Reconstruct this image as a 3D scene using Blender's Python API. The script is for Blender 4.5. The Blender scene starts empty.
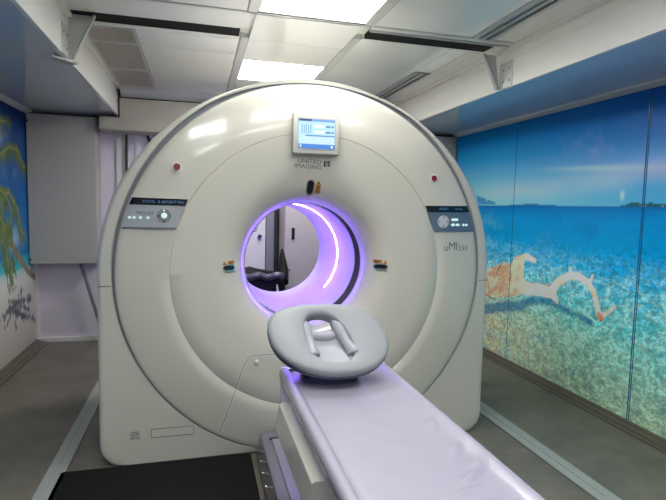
import bpy, bmesh, math, random
import numpy as np
from mathutils import Vector, Matrix
random.seed(7)
S = bpy.context.scene
COL = S.collection
PI = math.pi

# ------------------------------------------------------------------ helpers
def lin(c):
    return tuple(((v/255)/12.92 if v/255 <= .04045 else (((v/255)+.055)/1.055)**2.4) for v in c)

def mat(name, rgb, rough=.5, metal=0., spec=.5, coat=0., emit=None, estr=0., bump=0., bscale=40., vary=0., vscale=6., trans=0., sss=0.):
    m = bpy.data.materials.new(name); m.use_nodes = True
    nt = m.node_tree; b = nt.nodes['Principled BSDF']
    c = lin(rgb) + (1,)
    b.inputs['Base Color'].default_value = c
    b.inputs['Roughness'].default_value = rough
    b.inputs['Metallic'].default_value = metal
    b.inputs['Specular IOR Level'].default_value = spec
    b.inputs['Coat Weight'].default_value = coat
    b.inputs['Coat Roughness'].default_value = .05
    b.inputs['Transmission Weight'].default_value = trans
    if emit:
        b.inputs['Emission Color'].default_value = lin(emit) + (1,)
        b.inputs['Emission Strength'].default_value = estr
    if bump or vary:
        tc = nt.nodes.new('ShaderNodeTexCoord')
        if vary:
            n = nt.nodes.new('ShaderNodeTexNoise'); n.inputs['Scale'].default_value = vscale; n.inputs['Detail'].default_value = 5
            nt.links.new(tc.outputs['Object'], n.inputs['Vector'])
            mx = nt.nodes.new('ShaderNodeMix'); mx.data_type = 'RGBA'
            mx.inputs[6].default_value = tuple(v*(1-vary) for v in c[:3]) + (1,)
            mx.inputs[7].default_value = tuple(min(1, v*(1+vary)) for v in c[:3]) + (1,)
            nt.links.new(n.outputs['Fac'], mx.inputs[0]); nt.links.new(mx.outputs[2], b.inputs['Base Color'])
        if bump:
            n2 = nt.nodes.new('ShaderNodeTexNoise'); n2.inputs['Scale'].default_value = bscale; n2.inputs['Detail'].default_value = 3
            nt.links.new(tc.outputs['Object'], n2.inputs['Vector'])
            bp = nt.nodes.new('ShaderNodeBump'); bp.inputs['Strength'].default_value = bump; bp.inputs['Distance'].default_value = .01
            nt.links.new(n2.outputs['Fac'], bp.inputs['Height']); nt.links.new(bp.outputs['Normal'], b.inputs['Normal'])
    return m

def obj(name, bm, m, parent=None, smooth=False, angle=35):
    me = bpy.data.meshes.new(name)
    if isinstance(bm, bmesh.types.BMesh):
        bmesh.ops.recalc_face_normals(bm, faces=bm.faces[:]) if not getattr(bm, 'keep', False) else None
        bm.to_mesh(me); bm.free()
    else:
        me = bm; me.name = name
    o = bpy.data.objects.new(name, me); COL.objects.link(o)
    for mm in (m if isinstance(m, (list, tuple)) else [m]): me.materials.append(mm)
    if smooth:
        me.polygons.foreach_set('use_smooth', [True]*len(me.polygons))
        me.set_sharp_from_angle(angle=math.radians(angle))
    if parent is not None:
        o.parent = parent
        o.matrix_parent_inverse = parent.matrix_world.inverted() if parent.parent is None and False else Matrix.Identity(4)
        # all part meshes are written in world coordinates: shift them to the thing's own frame
        base = Vector((0, 0, 0)); p = parent
        while p is not None:
            base += p.location; p = p.parent
        if base.length > 0:
            me.transform(Matrix.Translation(-base))
    return o

def tag(o, label, cat, group=None):
    o['label'] = label; o['category'] = cat
    if group: o['group'] = group
    return o

def thing(name, label, cat, loc=(0, 0, 0), group=None):
    o = bpy.data.objects.new(name, None); COL.objects.link(o)
    o.location = loc; o.empty_display_size = .1
    return tag(o, label, cat, group)

def struct(name, bm, m, **k):
    o = obj(name, bm, m, **k); o['kind'] = 'structure'; return o

def box(bm, x0, x1, y0, y1, z0, z1, bev=0., seg=2):
    v = [bm.verts.new((x, y, z)) for x in (x0, x1) for y in (y0, y1) for z in (z0, z1)]
    fs = [(0,1,3,2), (4,6,7,5), (0,4,5,1), (2,3,7,6), (0,2,6,4), (1,5,7,3)]
    F = [bm.faces.new([v[i] for i in f]) for f in fs]
    bmesh.ops.recalc_face_normals(bm, faces=F)
    if bev:
        es = list({e for f in F for e in f.edges})
        bmesh.ops.bevel(bm, geom=es, offset=bev, segments=seg, affect='EDGES', profile=.5)
    return bm

def B(*a, **k):
    return box(bmesh.new(), *a, **k)

def prism(bm, pts, axis, a, b, bev=0.):
    """polygon pts (2D) extruded along axis 0/1/2 from a to b"""
    def P(p, t):
        q = list(p); q.insert(axis, t); return q
    lo = [bm.verts.new(P(p, a)) for p in pts]; hi = [bm.verts.new(P(p, b)) for p in pts]
    n = len(pts); F = [bm.faces.new(lo), bm.faces.new(hi)]
    for i in range(n): F.append(bm.faces.new((lo[i], lo[(i+1) % n], hi[(i+1) % n], hi[i])))
    bmesh.ops.recalc_face_normals(bm, faces=F)
    if bev:
        es = list({e for f in F for e in f.edges})
        bmesh.ops.bevel(bm, geom=es, offset=bev, segments=2, affect='EDGES', profile=.5)
    return bm

def loft(bm, loops, closed=True, cap0=False, cap1=False):
    R = [[bm.verts.new(p) for p in L] for L in loops]
    n = len(R[0])
    for a, b in zip(R[:-1], R[1:]):
        for i in range(n if closed else n-1):
            j = (i+1) % n
            bm.faces.new((a[i], a[j], b[j], b[i]))
    if cap0: bm.faces.new(R[0])
    if cap1: bm.faces.new(R[-1])
    return R

def tube(bm, pts, r, n=10, caps=True):
    pts = [Vector(p) for p in pts]; rs = r if isinstance(r, (list, tuple)) else [r]*len(pts)
    loops = []; up = None
    for i, p in enumerate(pts):
        d = (pts[min(i+1, len(pts)-1)] - pts[max(i-1, 0)]).normalized()
        if up is None:
            up = Vector((0, 0, 1)) if abs(d.z) < .9 else Vector((1, 0, 0))
        s = d.cross(up).normalized(); up = s.cross(d).normalized()
        loops.append([p + rs[i]*(math.cos(2*PI*k/n)*s + math.sin(2*PI*k/n)*up) for k in range(n)])
    loft(bm, loops, cap0=caps, cap1=caps)
    return bm

def smoothstep(t):
    t = max(0., min(1., t)); return t*t*(3-2*t)

# ------------------------------------------------------------------ materials
M = {}
M['shell']   = mat('ivory_plastic', (206, 202, 190), .30, coat=.45, vary=.015, vscale=2)
M['cover']   = mat('ivory_cover', (208, 204, 190), .17, coat=.6, vary=.015, vscale=2)
M['grey_pl'] = mat('grey_plastic', (120, 122, 124), .35)
M['groove']  = mat('groove_grey', (112, 116, 122), .5)
M['black']   = mat('black_gloss', (12, 13, 16), .15, coat=.3)
M['dark']    = mat('dark_grey', (38, 39, 42), .5)
M['liner']   = mat('bore_white', (232, 228, 236), .35)
M['seamline']= mat('seam_grey_line', (120, 118, 108), .5)  # grey of panel joints and small print
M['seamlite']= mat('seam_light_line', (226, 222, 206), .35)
M['silver']  = mat('silver_panel', (176, 180, 184), .35, metal=.25)
M['steel']   = mat('blue_grey_panel', (98, 118, 138), .35, metal=.2)
M['chrome']  = mat('chrome', (205, 208, 212), .2, metal=1.)
M['alu']     = mat('brushed_aluminium', (182, 184, 182), .38, metal=.6, vary=.04, vscale=20)
M['alu_lt']  = mat('white_aluminium', (205, 206, 203), .35, metal=.15)
M['white_led'] = mat('white_button', (225, 235, 232), .3, emit=(190, 240, 232), estr=.35)
M['red']     = mat('dark_red_button', (120, 32, 40), .3, coat=.3)
M['orange']  = mat('orange_sticker', (196, 138, 60), .5)
M['brown']   = mat('brown_print', (96, 56, 30), .5)
M['ink']     = mat('grey_ink', (66, 66, 68), .5)
M['ink2']    = mat('blue_grey_ink', (82, 92, 104), .5)
M['white']   = mat('white_paint', (222, 220, 214), .4)
M['beam']    = mat('beam_white', (240, 238, 230), .38, vary=.01)
M['soffit']  = mat('glossy_soffit_laminate', (224, 228, 230), .14, spec=.9, coat=.7)
M['ceil']    = mat('glossy_ceiling_laminate', (238, 238, 232), .11, coat=.5, spec=.6, bump=.03, bscale=1.6)
M['wallp']   = mat('grey_white_wall', (186, 184, 184), .45, vary=.02)
M['lav']     = mat('lavender_white_wall', (216, 210, 218), .4)
M['cab']     = mat('grey_cabinet_laminate', (180, 176, 168), .42, vary=.02)
M['locker']  = mat('locker_beige_grey', (186, 178, 176), .45)
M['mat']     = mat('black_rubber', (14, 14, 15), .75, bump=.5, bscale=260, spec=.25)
M['base']    = mat('base_plastic_grey', (122, 120, 134), .22, coat=.4)
M['cream']   = mat('cream_gloss', (252, 246, 230), .25, coat=.5)
M['skirt']   = mat('lavender_grey_plastic', (200, 192, 214), .3, coat=.3)
M['pad']     = mat('grey_foam_vinyl', (146, 149, 152), .45, spec=.4)
M['pad2']    = mat('light_grey_vinyl', (158, 158, 166), .42, spec=.4)
M['sheet']   = mat('white_sheet', (166, 161, 176), .26, spec=.55, coat=.5, bump=.06, bscale=30)
M['pallet']  = mat('pale_blue_carbon_edge', (150, 170, 184), .3)
M['bag']     = mat('black_nylon', (13, 13, 14), .65, spec=.25, bump=.35, bscale=30)
M['clear']   = mat('grey_strap', (84, 84, 86), .35)
M['lamp']    = mat('lamp_diffuser', (255, 255, 250), .4, emit=(251, 252, 250), estr=7.)
M['lamp_b']  = mat('lamp_diffuser_bright', (255, 255, 250), .4, emit=(251, 252, 250), estr=14.)
M['lamp_r']  = mat('lamp_diffuser_rear', (255, 255, 250), .4, emit=(251, 252, 250), estr=20.)
M['led']     = mat('violet_led', (200, 170, 255), .4, emit=(124, 82, 255), estr=125.)
M['navy']    = mat('navy_print', (30, 60, 120), .4)

# glossy floor vinyl, mottled grey brown
def floor_mat():
    m = bpy.data.materials.new('mottled_vinyl_floor'); m.use_nodes = True
    nt = m.node_tree; b = nt.nodes['Principled BSDF']
    tc = nt.nodes.new('ShaderNodeTexCoord')
    n = nt.nodes.new('ShaderNodeTexNoise'); n.inputs['Scale'].default_value = 3.2; n.inputs['Detail'].default_value = 7; n.inputs['Roughness'].default_value = .68
    r = nt.nodes.new('ShaderNodeValToRGB'); r.color_ramp.elements[0].position = .3; r.color_ramp.elements[1].position = .72
    r.color_ramp.elements[0].color = lin((94, 88, 78)) + (1,); r.color_ramp.elements[1].color = lin((128, 121, 109)) + (1,)
    nt.links.new(tc.outputs['Object'], n.inputs['Vector']); nt.links.new(n.outputs['Fac'], r.inputs['Fac'])
    nt.links.new(r.outputs['Color'], b.inputs['Base Color'])
    b.inputs['Roughness'].default_value = .38; b.inputs['Specular IOR Level'].default_value = .4
    return m
M['floor'] = floor_mat()

# ------------------------------------------------------------------ room
XL, XR, YF, YB, ZC = -1.575, 2.85, 5.72, -2.2, 2.55
SO, SIL, SIR = 2.29, -.745, 2.05          # soffit height, inner edges
struct('floor', B(XL-.1, XR+.1, YB-.1, YF+.1, -.08, 0), M['floor'])
struct('wall_left', B(XL-.12, XL-.012, YB, YF+.1, 0, ZC+.1), M['wallp'])
struct('wall_right', B(XR+.012, XR+.12, YB, YF+.1, 0, ZC+.1), M['wallp'])
struct('wall_front', B(XL-.1, XR+.1, YB-.1, YB, 0, ZC+.1), M['wallp'])
struct('wall_back', B(XL-.1, XR+.1, YF, YF+.1, 0, ZC+.1), M['lav'])

# ceiling with two lamp openings kept simple: slab + boxed-out panels
bm = bmesh.new(); box(bm, XL-.1, XR+.1, YB-.1, YF+.1, ZC+.03, ZC+.13)
struct('ceiling', bm, M['ceil'])
# individual ceiling panels (pattern of one suspended ceiling)
bm = bmesh.new()
lampy = [(4.055, 4.70), (2.40, 3.045), (.75, 1.395), (-.90, -.255)]
slots = [(-.74, .262, 3.37, 3.53), (1.06, 1.94, 3.165, 3.31)]
def panel(x0, x1, y0, y1):
    g = .003
    box(bm, x0+g, x1-g, y0+g, y1-g, ZC, ZC+.03)
# left field
ysL = [YB, -1.0, .2, 1.4, 2.25, 3.075]
for a, b in zip(ysL[:-1], ysL[1:]): panel(SIL, .275, a, b)
panel(SIL, .275, 3.08, 3.37); panel(SIL, .275, 3.53, 3.60)
panel(-.39, .275, 3.60, 3.94); panel(-.39, .275, 3.94, 5.42)
# middle field between lamps
panel(.33, .985, YB, -.90); panel(.33, .985, -.255, .75); panel(.33, .985, 1.395, 2.40)
panel(.33, .985, 3.10, 3.58); panel(.33, .985, 3.58, 4.055); panel(.33, .985, 4.70, 5.42)
# right field
ysR = [YB, -1.0, .2, 1.4, 2.3, 3.06]
for a, b in zip(ysR[:-1], ysR[1:]): panel(1.04, 1.70, a, b); panel(1.84, SIR, a, b)
panel(1.04, 1.94, 3.06, 3.165); panel(1.04, 1.70, 3.31, 3.95); panel(1.04, 1.70, 3.95, 5.42)
panel(1.94, SIR, 3.06, 3.31); panel(1.84, SIR, 3.31, 3.95); panel(1.84, SIR, 3.95, 5.42); panel(1.70, 1.84, 3.31, 3.95)
o = struct('ceiling_panels', bm, M['ceil']); o.name = 'ceiling_2'
# grid strips and rails in the ceiling
bm = bmesh.new()
for x0, x1 in ((.278, .33), (.985, 1.037)):
    box(bm, x0, x1, YB, 3.08, ZC-.004, ZC+.03); box(bm, x0, x1, 3.53 if x0 < .5 else 3.31, 5.42, ZC-.004, ZC+.03)
struct('trim_1', bm, M['alu_lt'])
bm = bmesh.new()
for y0, y1 in ((YB, 3.05), (3.95, 5.42)):
    box(bm, 1.70, 1.735, y0, y1, ZC-.012, ZC+.03); box(bm, 1.755, 1.785, y0, y1, ZC-.012, ZC+.03); box(bm, 1.81, 1.84, y0, y1, ZC-.012, ZC+.03)
    box(bm, 1.70, 1.84, y0, y1, ZC+.015, ZC+.03)
struct('trim_2', bm, M['alu'])
# transverse alloy profile in front of the slots
bm = bmesh.new(); box(bm, SIL, SIR, 3.058, 3.078, ZC-.004, ZC+.03); box(bm, 1.04, SIR, 3.128, 3.150, ZC-.010, ZC+.03, bev=.002)
struct('trim_3', bm, M['alu'])
# slots: black recessed wells
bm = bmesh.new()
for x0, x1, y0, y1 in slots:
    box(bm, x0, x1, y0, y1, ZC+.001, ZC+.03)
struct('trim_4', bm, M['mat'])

# soffit boxes along both sides (underside glossy, face white)
def soffit(side, xa, xb):
    bm = bmesh.new(); box(bm, xa, xb, YB, YF, SO, SO+.012)
    struct('trim_%d' % (5 if side == 'left' else 6), bm, M['soffit'])
    bm = bmesh.new()
    if side == 'left':
        box(bm, xb-.02, xb+.002, YB, 3.40, SO-.006, ZC-.09); box(bm, xb-.02, xb+.002, 3.50, YF, SO-.006, ZC-.09)
        box(bm, xb-.02, xb+.002, 3.40, 3.50, SO-.02, ZC-.09)
        box(bm, xb-.026, xb-.006, YB, YF, ZC-.086, ZC+.02)
        box(bm, xb-.02, xb+.028, YB, YF-.3, ZC-.02, ZC+.01)
        box(bm, xb-.05, xb-.022, YB, YF, SO+.012, ZC+.02)
    else:
        box(bm, xa-.002, xa+.02, YB, YF, SO-.006, ZC-.085)
        box(bm, xa+.006, xa+.026, YB, YF, ZC-.080, ZC+.02)
        box(bm, xa-.028, xa+.02, YB, YF-.3, ZC-.02, ZC+.01)
        box(bm, xa+.028, xa+.05, YB, YF, SO+.012, ZC+.02)
    struct('trim_%d' % (7 if side == 'left' else 8), bm, M['beam'])
soffit('left', XL-.012, SIL); soffit('right', SIR, XR+.012)
# cornice strips where murals meet soffits
bm = bmesh.new(); prism(bm, [(XL-.012, SO), (XL+.055, SO), (XL+.045, SO-.012), (XL+.006, SO-.03), (XL-.012, SO-.03)], 1, YB, 5.54)
struct('trim_9', bm, M['alu_lt'])
bm = bmesh.new(); prism(bm, [(XR+.012, SO), (XR-.06, SO), (XR-.05, SO-.012), (XR-.006, SO-.03), (XR+.012, SO-.03)], 1, YB, 5.33)
struct('trim_10', bm, M['alu_lt'])
# base profiles
def basep(name, x, s, y1):
    bm = bmesh.new()
    pts = [(x+s*.012, 0), (x-s*.105, 0), (x-s*.105, .008), (x-s*.075, .012), (x-s*.072, .022), (x-s*.03, .026), (x-s*.026, .036), (x+s*.012, .04)]
    prism(bm, pts, 1, YB, y1)
    for k in range(24):
        y = -.4 + .26*k
        if y < y1-.1: box(bm, x-s*.055-.006, x-s*.055+.006, y-.006, y+.006, .022, .029)
    struct(name, bm, mat(name+'_brown_alloy', (112, 104, 92), .4, metal=.3))
basep('baseboard_left', XL, -1, 5.70); basep('baseboard_right', XR, 1, 5.33)
bm = bmesh.new(); box(bm, XL, -.45, YF-.035, YF, 0, .05, bev=.004); struct('baseboard_back', bm, M['white'])
# floor strips
def strip(name, x0, x1):
    bm = bmesh.new(); w = x1-x0
    box(bm, x0, x0+w*.44, YB, YF-.04, 0, .006); box(bm, x0+w*.49, x1, YB, YF-.04, 0, .006); box(bm, x0, x1, YB, YF-.04, 0, .003)
    struct(name, bm, mat(name+'_alloy', (172, 174, 168), .45, metal=.2))
strip('trim_11', -.775, -.680); strip('trim_12', 1.955, 2.075)

# ------------------------------------------------------------------ murals
def vnoise(P, Q, sc, seed):
    rs = np.random.RandomState(seed); G = rs.rand(64, 64)
    x = P*sc; y = Q*sc; xi = np.floor(x).astype(int); yi = np.floor(y).astype(int)
    fx = x-xi; fy = y-yi; fx = fx*fx*(3-2*fx); fy = fy*fy*(3-2*fy)
    g = lambda a, b: G[a % 64, b % 64]
    return (g(xi, yi)*(1-fx)+g(xi+1, yi)*fx)*(1-fy)+(g(xi, yi+1)*(1-fx)+g(xi+1, yi+1)*fx)*fy
def fbm(P, Q, sc, seed, o=4):
    t = 0; a = .5
    for k in range(o): t = t+a*vnoise(P+k*7.3, Q+k*3.1, sc*2**k, seed+k); a *= .5
    return t/(1-.5**o)
def cap(P, Q, pts):
    """signed field of a thick stroke: <0 inside, in metres"""
    D = np.full(P.shape, 9.)
    if len(pts) == 1: pts = [pts[0], pts[0]]
    for (a, b, r), (c, d, s) in zip(pts[:-1], pts[1:]):
        dx, dy = c-a, d-b; L = dx*dx+dy*dy+1e-12
        t = np.clip(((P-a)*dx+(Q-b)*dy)/L, 0, 1)
        D = np.minimum(D, np.hypot(P-a-t*dx, Q-b-t*dy)-(r+(s-r)*t))
    return D
def inpoly(P, Q, pts):
    I = np.zeros(P.shape, bool); n = len(pts)
    for i in range(n):
        a, b = pts[i][:2]; c, d = pts[(i+1) % n][:2]
        if b == d: continue
        I ^= ((b > Q) != (d > Q)) & (P < (c-a)*(Q-b)/(d-b)+a)
    return I
def L3(c): return np.array(lin(c))
def ramp(Z, stops):
    zs = [s[0] for s in stops]; cs = np.array([lin(s[1]) for s in stops])
    return np.stack([np.interp(Z, zs, cs[:, k]) for k in range(3)], -1)
def mixc(C, c, w):
    w = np.clip(w, 0, 1)[..., None]; return C*(1-w)+np.asarray(c)*w

def mural(name, x, y0, y1, z0, z1, step, painter, label, flip, seams):
    ny, nz = int((y1-y0)/step)+1, int((z1-z0)/step)+1
    ys = np.linspace(y0, y1, ny); zs = np.linspace(z0, z1, nz)
    P, Q = np.meshgrid(ys, zs, indexing='ij')
    C, A = painter(P, Q)
    V = np.stack([np.full(P.shape, x), P, Q], -1).reshape(-1, 3)
    idx = np.arange(ny*nz).reshape(ny, nz)
    q = np.stack([idx[:-1, :-1], idx[1:, :-1], idx[1:, 1:], idx[:-1, 1:]], -1).reshape(-1, 4)
    if flip: q = q[:, ::-1]
    me = bpy.data.meshes.new(name)
    nf = len(q)
    # front sheet + a plain backing slab so that the print has thickness
    xb = x+(.011 if x > 0 else -.011)
    ex = np.array([[x, y0, z0], [x, y1, z0], [x, y1, z1], [x, y0, z1], [xb, y0, z0], [xb, y1, z0], [xb, y1, z1], [xb, y0, z1]])
    base = len(V); V = np.vstack([V, ex])
    ef = np.array([[4, 5, 6, 7], [0, 1, 5, 4], [1, 2, 6, 5], [2, 3, 7, 6], [3, 0, 4, 7]])+base
    q = np.vstack([q, ef])
    me.vertices.add(len(V)); me.vertices.foreach_set('co', V.ravel())
    me.loops.add(len(q)*4); me.loops.foreach_set('vertex_index', q.ravel().astype(np.int32))
    me.polygons.add(len(q)); me.polygons.foreach_set('loop_start', np.arange(0, len(q)*4, 4, dtype=np.int32))
    me.update(calc_edges=True); me.validate()
    ca = me.color_attributes.new('print', 'FLOAT_COLOR', 'POINT')
    col = np.ones((len(V), 4)); col[:base, :3] = C.reshape(-1, 3); col[:base, 3] = A.ravel(); col[base:, :3] = .5; col[base:, 3] = 0
    ca.data.foreach_set('color', col.ravel())
    m = bpy.data.materials.new(name+'_print'); m.use_nodes = True
    nt = m.node_tree; b = nt.nodes['Principled BSDF']
    at = nt.nodes.new('ShaderNodeVertexColor'); at.layer_name = 'print'
    tc = nt.nodes.new('ShaderNodeTexCoord')
    mp = nt.nodes.new('ShaderNodeMapping'); mp.inputs['Scale'].default_value = (1, 1, 1.5)
    nt.links.new(tc.outputs['Object'], mp.inputs['Vector'])
    nz_ = nt.nodes.new('ShaderNodeTexNoise'); nz_.inputs['Scale'].default_value = 21; nz_.inputs['Detail'].default_value = 3; nz_.inputs['Distortion'].default_value = 1.2
    nt.links.new(mp.outputs['Vector'], nz_.inputs['Vector'])
    mr = nt.nodes.new('ShaderNodeMapRange'); mr.inputs[1].default_value = .38; mr.inputs[2].default_value = .64; mr.inputs[3].default_value = -.75; mr.inputs[4].default_value = 1.3
    nt.links.new(nz_.outputs['Fac'], mr.inputs[0])
    mu = nt.nodes.new('ShaderNodeMath'); mu.operation = 'MULTIPLY'; nt.links.new(mr.outputs[0], mu.inputs[0]); nt.links.new(at.outputs['Alpha'], mu.inputs[1])
    ad = nt.nodes.new('ShaderNodeMath'); ad.operation = 'MULTIPLY_ADD'; nt.links.new(mu.outputs[0], ad.inputs[0]); ad.inputs[1].default_value = .48; ad.inputs[2].default_value = 1.
    vm = nt.nodes.new('ShaderNodeVectorMath'); vm.operation = 'SCALE'; nt.links.new(at.outputs['Color'], vm.inputs[0]); nt.links.new(ad.outputs[0], vm.inputs['Scale'])
    nt.links.new(vm.outputs[0], b.inputs['Base Color'])
    b.inputs['Roughness'].default_value = .36; b.inputs['Specular IOR Level'].default_value = .18
    root = thing(name, label, 'mural', (x, (y0+y1)/2, z0))
    obj('printed_panel', me, m, root)
    for i, ys_ in enumerate(seams):
        s = -1 if x > 0 else 1
        bm = bmesh.new()
        box(bm, min(x, x+s*.0016), max(x, x+s*.0016), ys_-.0028, ys_+.0028, z0, z1)
        obj('panel_joint', bm, mat('joint_dark_blue', (24, 62, 92), .3), root)
        if i == 1:
            bm = bmesh.new(); box(bm, min(x, x+s*.006), max(x, x+s*.006), ys_+.010, ys_+.016, z0, z1, bev=.002)
            obj('joint_bead', bm, mat('joint_blue_bead', (40, 120, 175), .15, coat=.6), root)
    return root

def paint_sea(P, Q):
    H = 1.495
    n1 = fbm(P*.35, Q, 2.2, 11); n2 = fbm(P, Q*1.8, 5, 23); n3 = fbm(P, Q, 16, 31, 3)
    near = np.clip((4.6-P)/2.0, 0, 1)
    skyA = ramp(Q, [(H, (120, 186, 206)), (1.62, (118, 182, 206)), (1.78, (92, 164, 200)), (1.95, (34, 140, 190)), (2.1, (0, 116, 176)), (2.27, (0, 96, 160))])
    skyB = ramp(Q, [(H, (64, 152, 196)), (1.62, (70, 148, 196)), (1.78, (84, 142, 192)), (1.95, (40, 102, 168)), (2.1, (0, 74, 146)), (2.27, (0, 62, 134))])
    sky = skyA*(1-near[..., None])+skyB*near[..., None]
    band = np.exp(-((Q-1.66-(P-3.6)*-.06)/.09)**2)
    sky = mixc(sky, L3((164, 184, 212)), np.clip((n1-.40)*3.0, 0, 1)*band*.8)
    sky = mixc(sky, L3((150, 150, 200)), np.clip((fbm(P, Q, 3, 77)-.38)*3, 0, 1)*np.exp(-(((P-3.2)/.36)**2+((Q-1.96)/.10)**2))*.75)
    sky = mixc(sky, L3((158, 160, 206)), np.exp(-(((P-2.5)/.45)**2+((Q-1.74)/.06)**2))*.8)
    sky = mixc(sky, L3((186, 206, 226)), np.exp(-(((P-3.2)/.5)**2+((Q-1.775-(P-3.2)*.05)/.022)**2))*.45)
    sky = mixc(sky, L3((215, 225, 235)), np.exp(-(((P-2.944)/.018)**2+((Q-1.57)/.03)**2))*.6)
    d = H-Q
    sea = ramp(-d, [(-1.45, (136, 164, 132)), (-1.2, (124, 170, 146)), (-1.0, (112, 176, 156)), (-.85, (84, 174, 170)), (-.66, (58, 160, 178)), (-.48, (20, 146, 188)), (-.3, (0, 134, 186)), (-.12, (0, 128, 184)), (-.03, (0, 112, 172)), (0, (0, 88, 152))])
    # lower left of the print: pale sand showing through the water
    sand = np.clip((P-3.3)/1.2, 0, 1)*np.clip((.75-Q)/.35, 0, 1)
    sea = mixc(sea, L3((196, 182, 142)), sand*.75)
    sea = mixc(sea, L3((40, 160, 176)), np.clip((3.2-P)/.9, 0, 1)*np.clip((Q-.2)/.3, 0, 1)*np.clip((1.0-Q)/.3, 0, 1)*.6)
    sea = mixc(sea, L3((110, 190, 205)), np.clip((n2-.52)*4, 0, 1)*np.clip(d/.2, 0, 1)*np.clip((P-3.4)/1., 0, 1)*.5)
    sea = mixc(sea, L3((0, 104, 164)), np.clip((n2-.5)*3, 0, 1)*np.clip((.6-d)/.3, 0, 1)*.4)
    ca = 1-np.abs(2*fbm(P, Q*1.3, 11, 51, 3)-1)*2.2
    ca2 = 1-np.abs(2*fbm(P+3, Q*1.5, 22, 57, 2)-1)*2.4
    w = np.clip(np.maximum(ca, ca2*.9), 0, 1)**3
    depthw = np.clip((d-.34)/.25, 0, 1)
    sea = mixc(sea, L3((196, 226, 206)), w*depthw*.5)
    sea = mixc(sea, L3((0, 96, 124)), np.clip((n3-.56)*5, 0, 1)*depthw*.30)
    C = np.where((Q > H)[..., None], sky, sea)
    A = np.where(Q > H, 0., np.clip((d-.25)/.3, 0, .5)+np.clip(d/.1, 0, 1)*.12)
    # islands on the horizon
    isl = [(4.97, 1.597), (4.935, 1.619), (4.848, 1.596), (4.763, 1.573), (4.659, 1.56), (4.602, 1.544), (4.515, 1.529), (4.502, 1.499), (4.95, 1.499)]
    isl = [(5.3, 1.5), (5.2, 1.56)]+isl[:-1]+[(5.3, 1.499)]
    I = inpoly(P, Q, isl); C[I] = L3((58, 132, 172)); 
    I2 = I & (n3 > .62); C[I2] = L3((120, 172, 205))
    isr = [(2.99, 1.492), (2.921, 1.503), (2.883, 1.517), (2.827, 1.524), (2.789, 1.517), (2.753, 1.509), (2.71, 1.522), (2.666, 1.513), (2.641, 1.517), (2.594, 1.513), (2.4, 1.53), (2.1, 1.50), (2.1, 1.49), (2.989, 1.49)]
    I = inpoly(P, Q, isr); C[I] = L3((30, 84, 98)); I2 = I & (n3 > .52) & (Q < 1.508); C[I2] = L3((120, 140, 100))
    I = (np.abs(P-3.95) < .35) & (Q > H) & (Q < H+.016*np.clip(1-np.abs(P-3.95)/.35, 0, 1)**.5); C[I] = L3((36, 112, 160))
    # driftwood lying in the shallows
    shadow = [(4.9, .42, .06), (4.661, .419, .05), (4.321, .516, .051), (4.002, .586, .044), (3.919, .645, .034), (3.694, .698, .025), (3.482, .668, .024), (3.317, .65, .019), (3.163, .628, .018)]
    sd = cap(P, Q, shadow)+(n3-.5)*.05
    C = mixc(C, L3((0, 96, 140)), np.clip(-sd/.03+.5, 0, 1)*.75)
    stump = [(5.3, .84), (4.95, .76), (4.742, .809), (4.5, .884), (4.28, .966), (4.192, .937), (4.161, 1.015), (3.985, 1.07), (4.008, .937), (3.989, .841), (3.933, .805), (3.944, .728), (4.099, .657), (4.369, .597), (4.719, .547), (5.3, .50)]
    strokes = [[(4.11, .98, .04), (3.972, 1.043, .032), (3.858, 1.018, .025)], [(3.999, .752, .061), (3.764, .773, .054), (3.594, .777, .048)],
        [(3.593, .767, .044), (3.529, .704, .012)],
        [(3.624, .781, .043), (3.53, .877, .039), (3.423, .941, .034), (3.318, .955, .033), (3.213, .919, .031), (3.147, .862, .027), (3.116, .786, .026), (3.078, .695, .024)],
        [(3.411, .962, .019), (3.407, 1.004, .017)], [(3.193, .918, .018), (3.169, .976, .014)], [(3.073, .691, .021), (3.007, .728, .017), (2.947, .787, .013)]]
    D = np.full(P.shape, 9.)
    for s in strokes: D = np.minimum(D, cap(P, Q, s))
    wood = L3((238, 220, 204))*np.ones(P.shape+(1,))
    wood = mixc(wood, L3((176, 150, 128)), np.clip(1+D/.022, 0, 1)*.55)
    g = fbm(P*2, Q*9, 4, 91)
    wood = mixc(wood, L3((196, 150, 110)), np.clip((g-.52)*6, 0, 1)*.5)
    I = D < 0; C[I] = wood[I]; A[I] = .05
    I = inpoly(P, Q, stump)
    g2 = fbm(P*4+Q*2, Q*5, 3.2, 95)
    st = L3((226, 198, 168))*np.ones(P.shape+(1,))
    st = mixc(st, L3((176, 134, 98)), np.clip((g2-.45)*5, 0, 1)*.8)
    st = mixc(st, L3((96, 58, 34)), np.clip(1-np.abs(g2-.5)/.018, 0, 1)*.8)
    st = mixc(st, L3((240, 216, 186)), np.clip(1-(P-3.93)/.22, 0, 1)*.8)
    C[I] = st[I]; A[I] = .05
    k = cap(P, Q, [(3.65, .834, .02)]); C = mixc(C, L3((214, 116, 96)), (k < 0)*.7)
    k = cap(P, Q, [(3.08, .70, .02), (3.06, .68, .024)]); C = mixc(C, L3((206, 110, 50)), (k < 0)*.85)
    k = cap(P, Q, [(4.36, .93, .006), (4.44, .82, .005)]); C = mixc(C, L3((60, 36, 24)), (k < 0)*.9)
    k = cap(P, Q, [(4.75, .60, .005), (4.45, .57, .007)]); C = mixc(C, L3((96, 50, 30)), (k < 0)*.9)
    return np.clip(C*1.6, 0, .86), A

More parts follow.
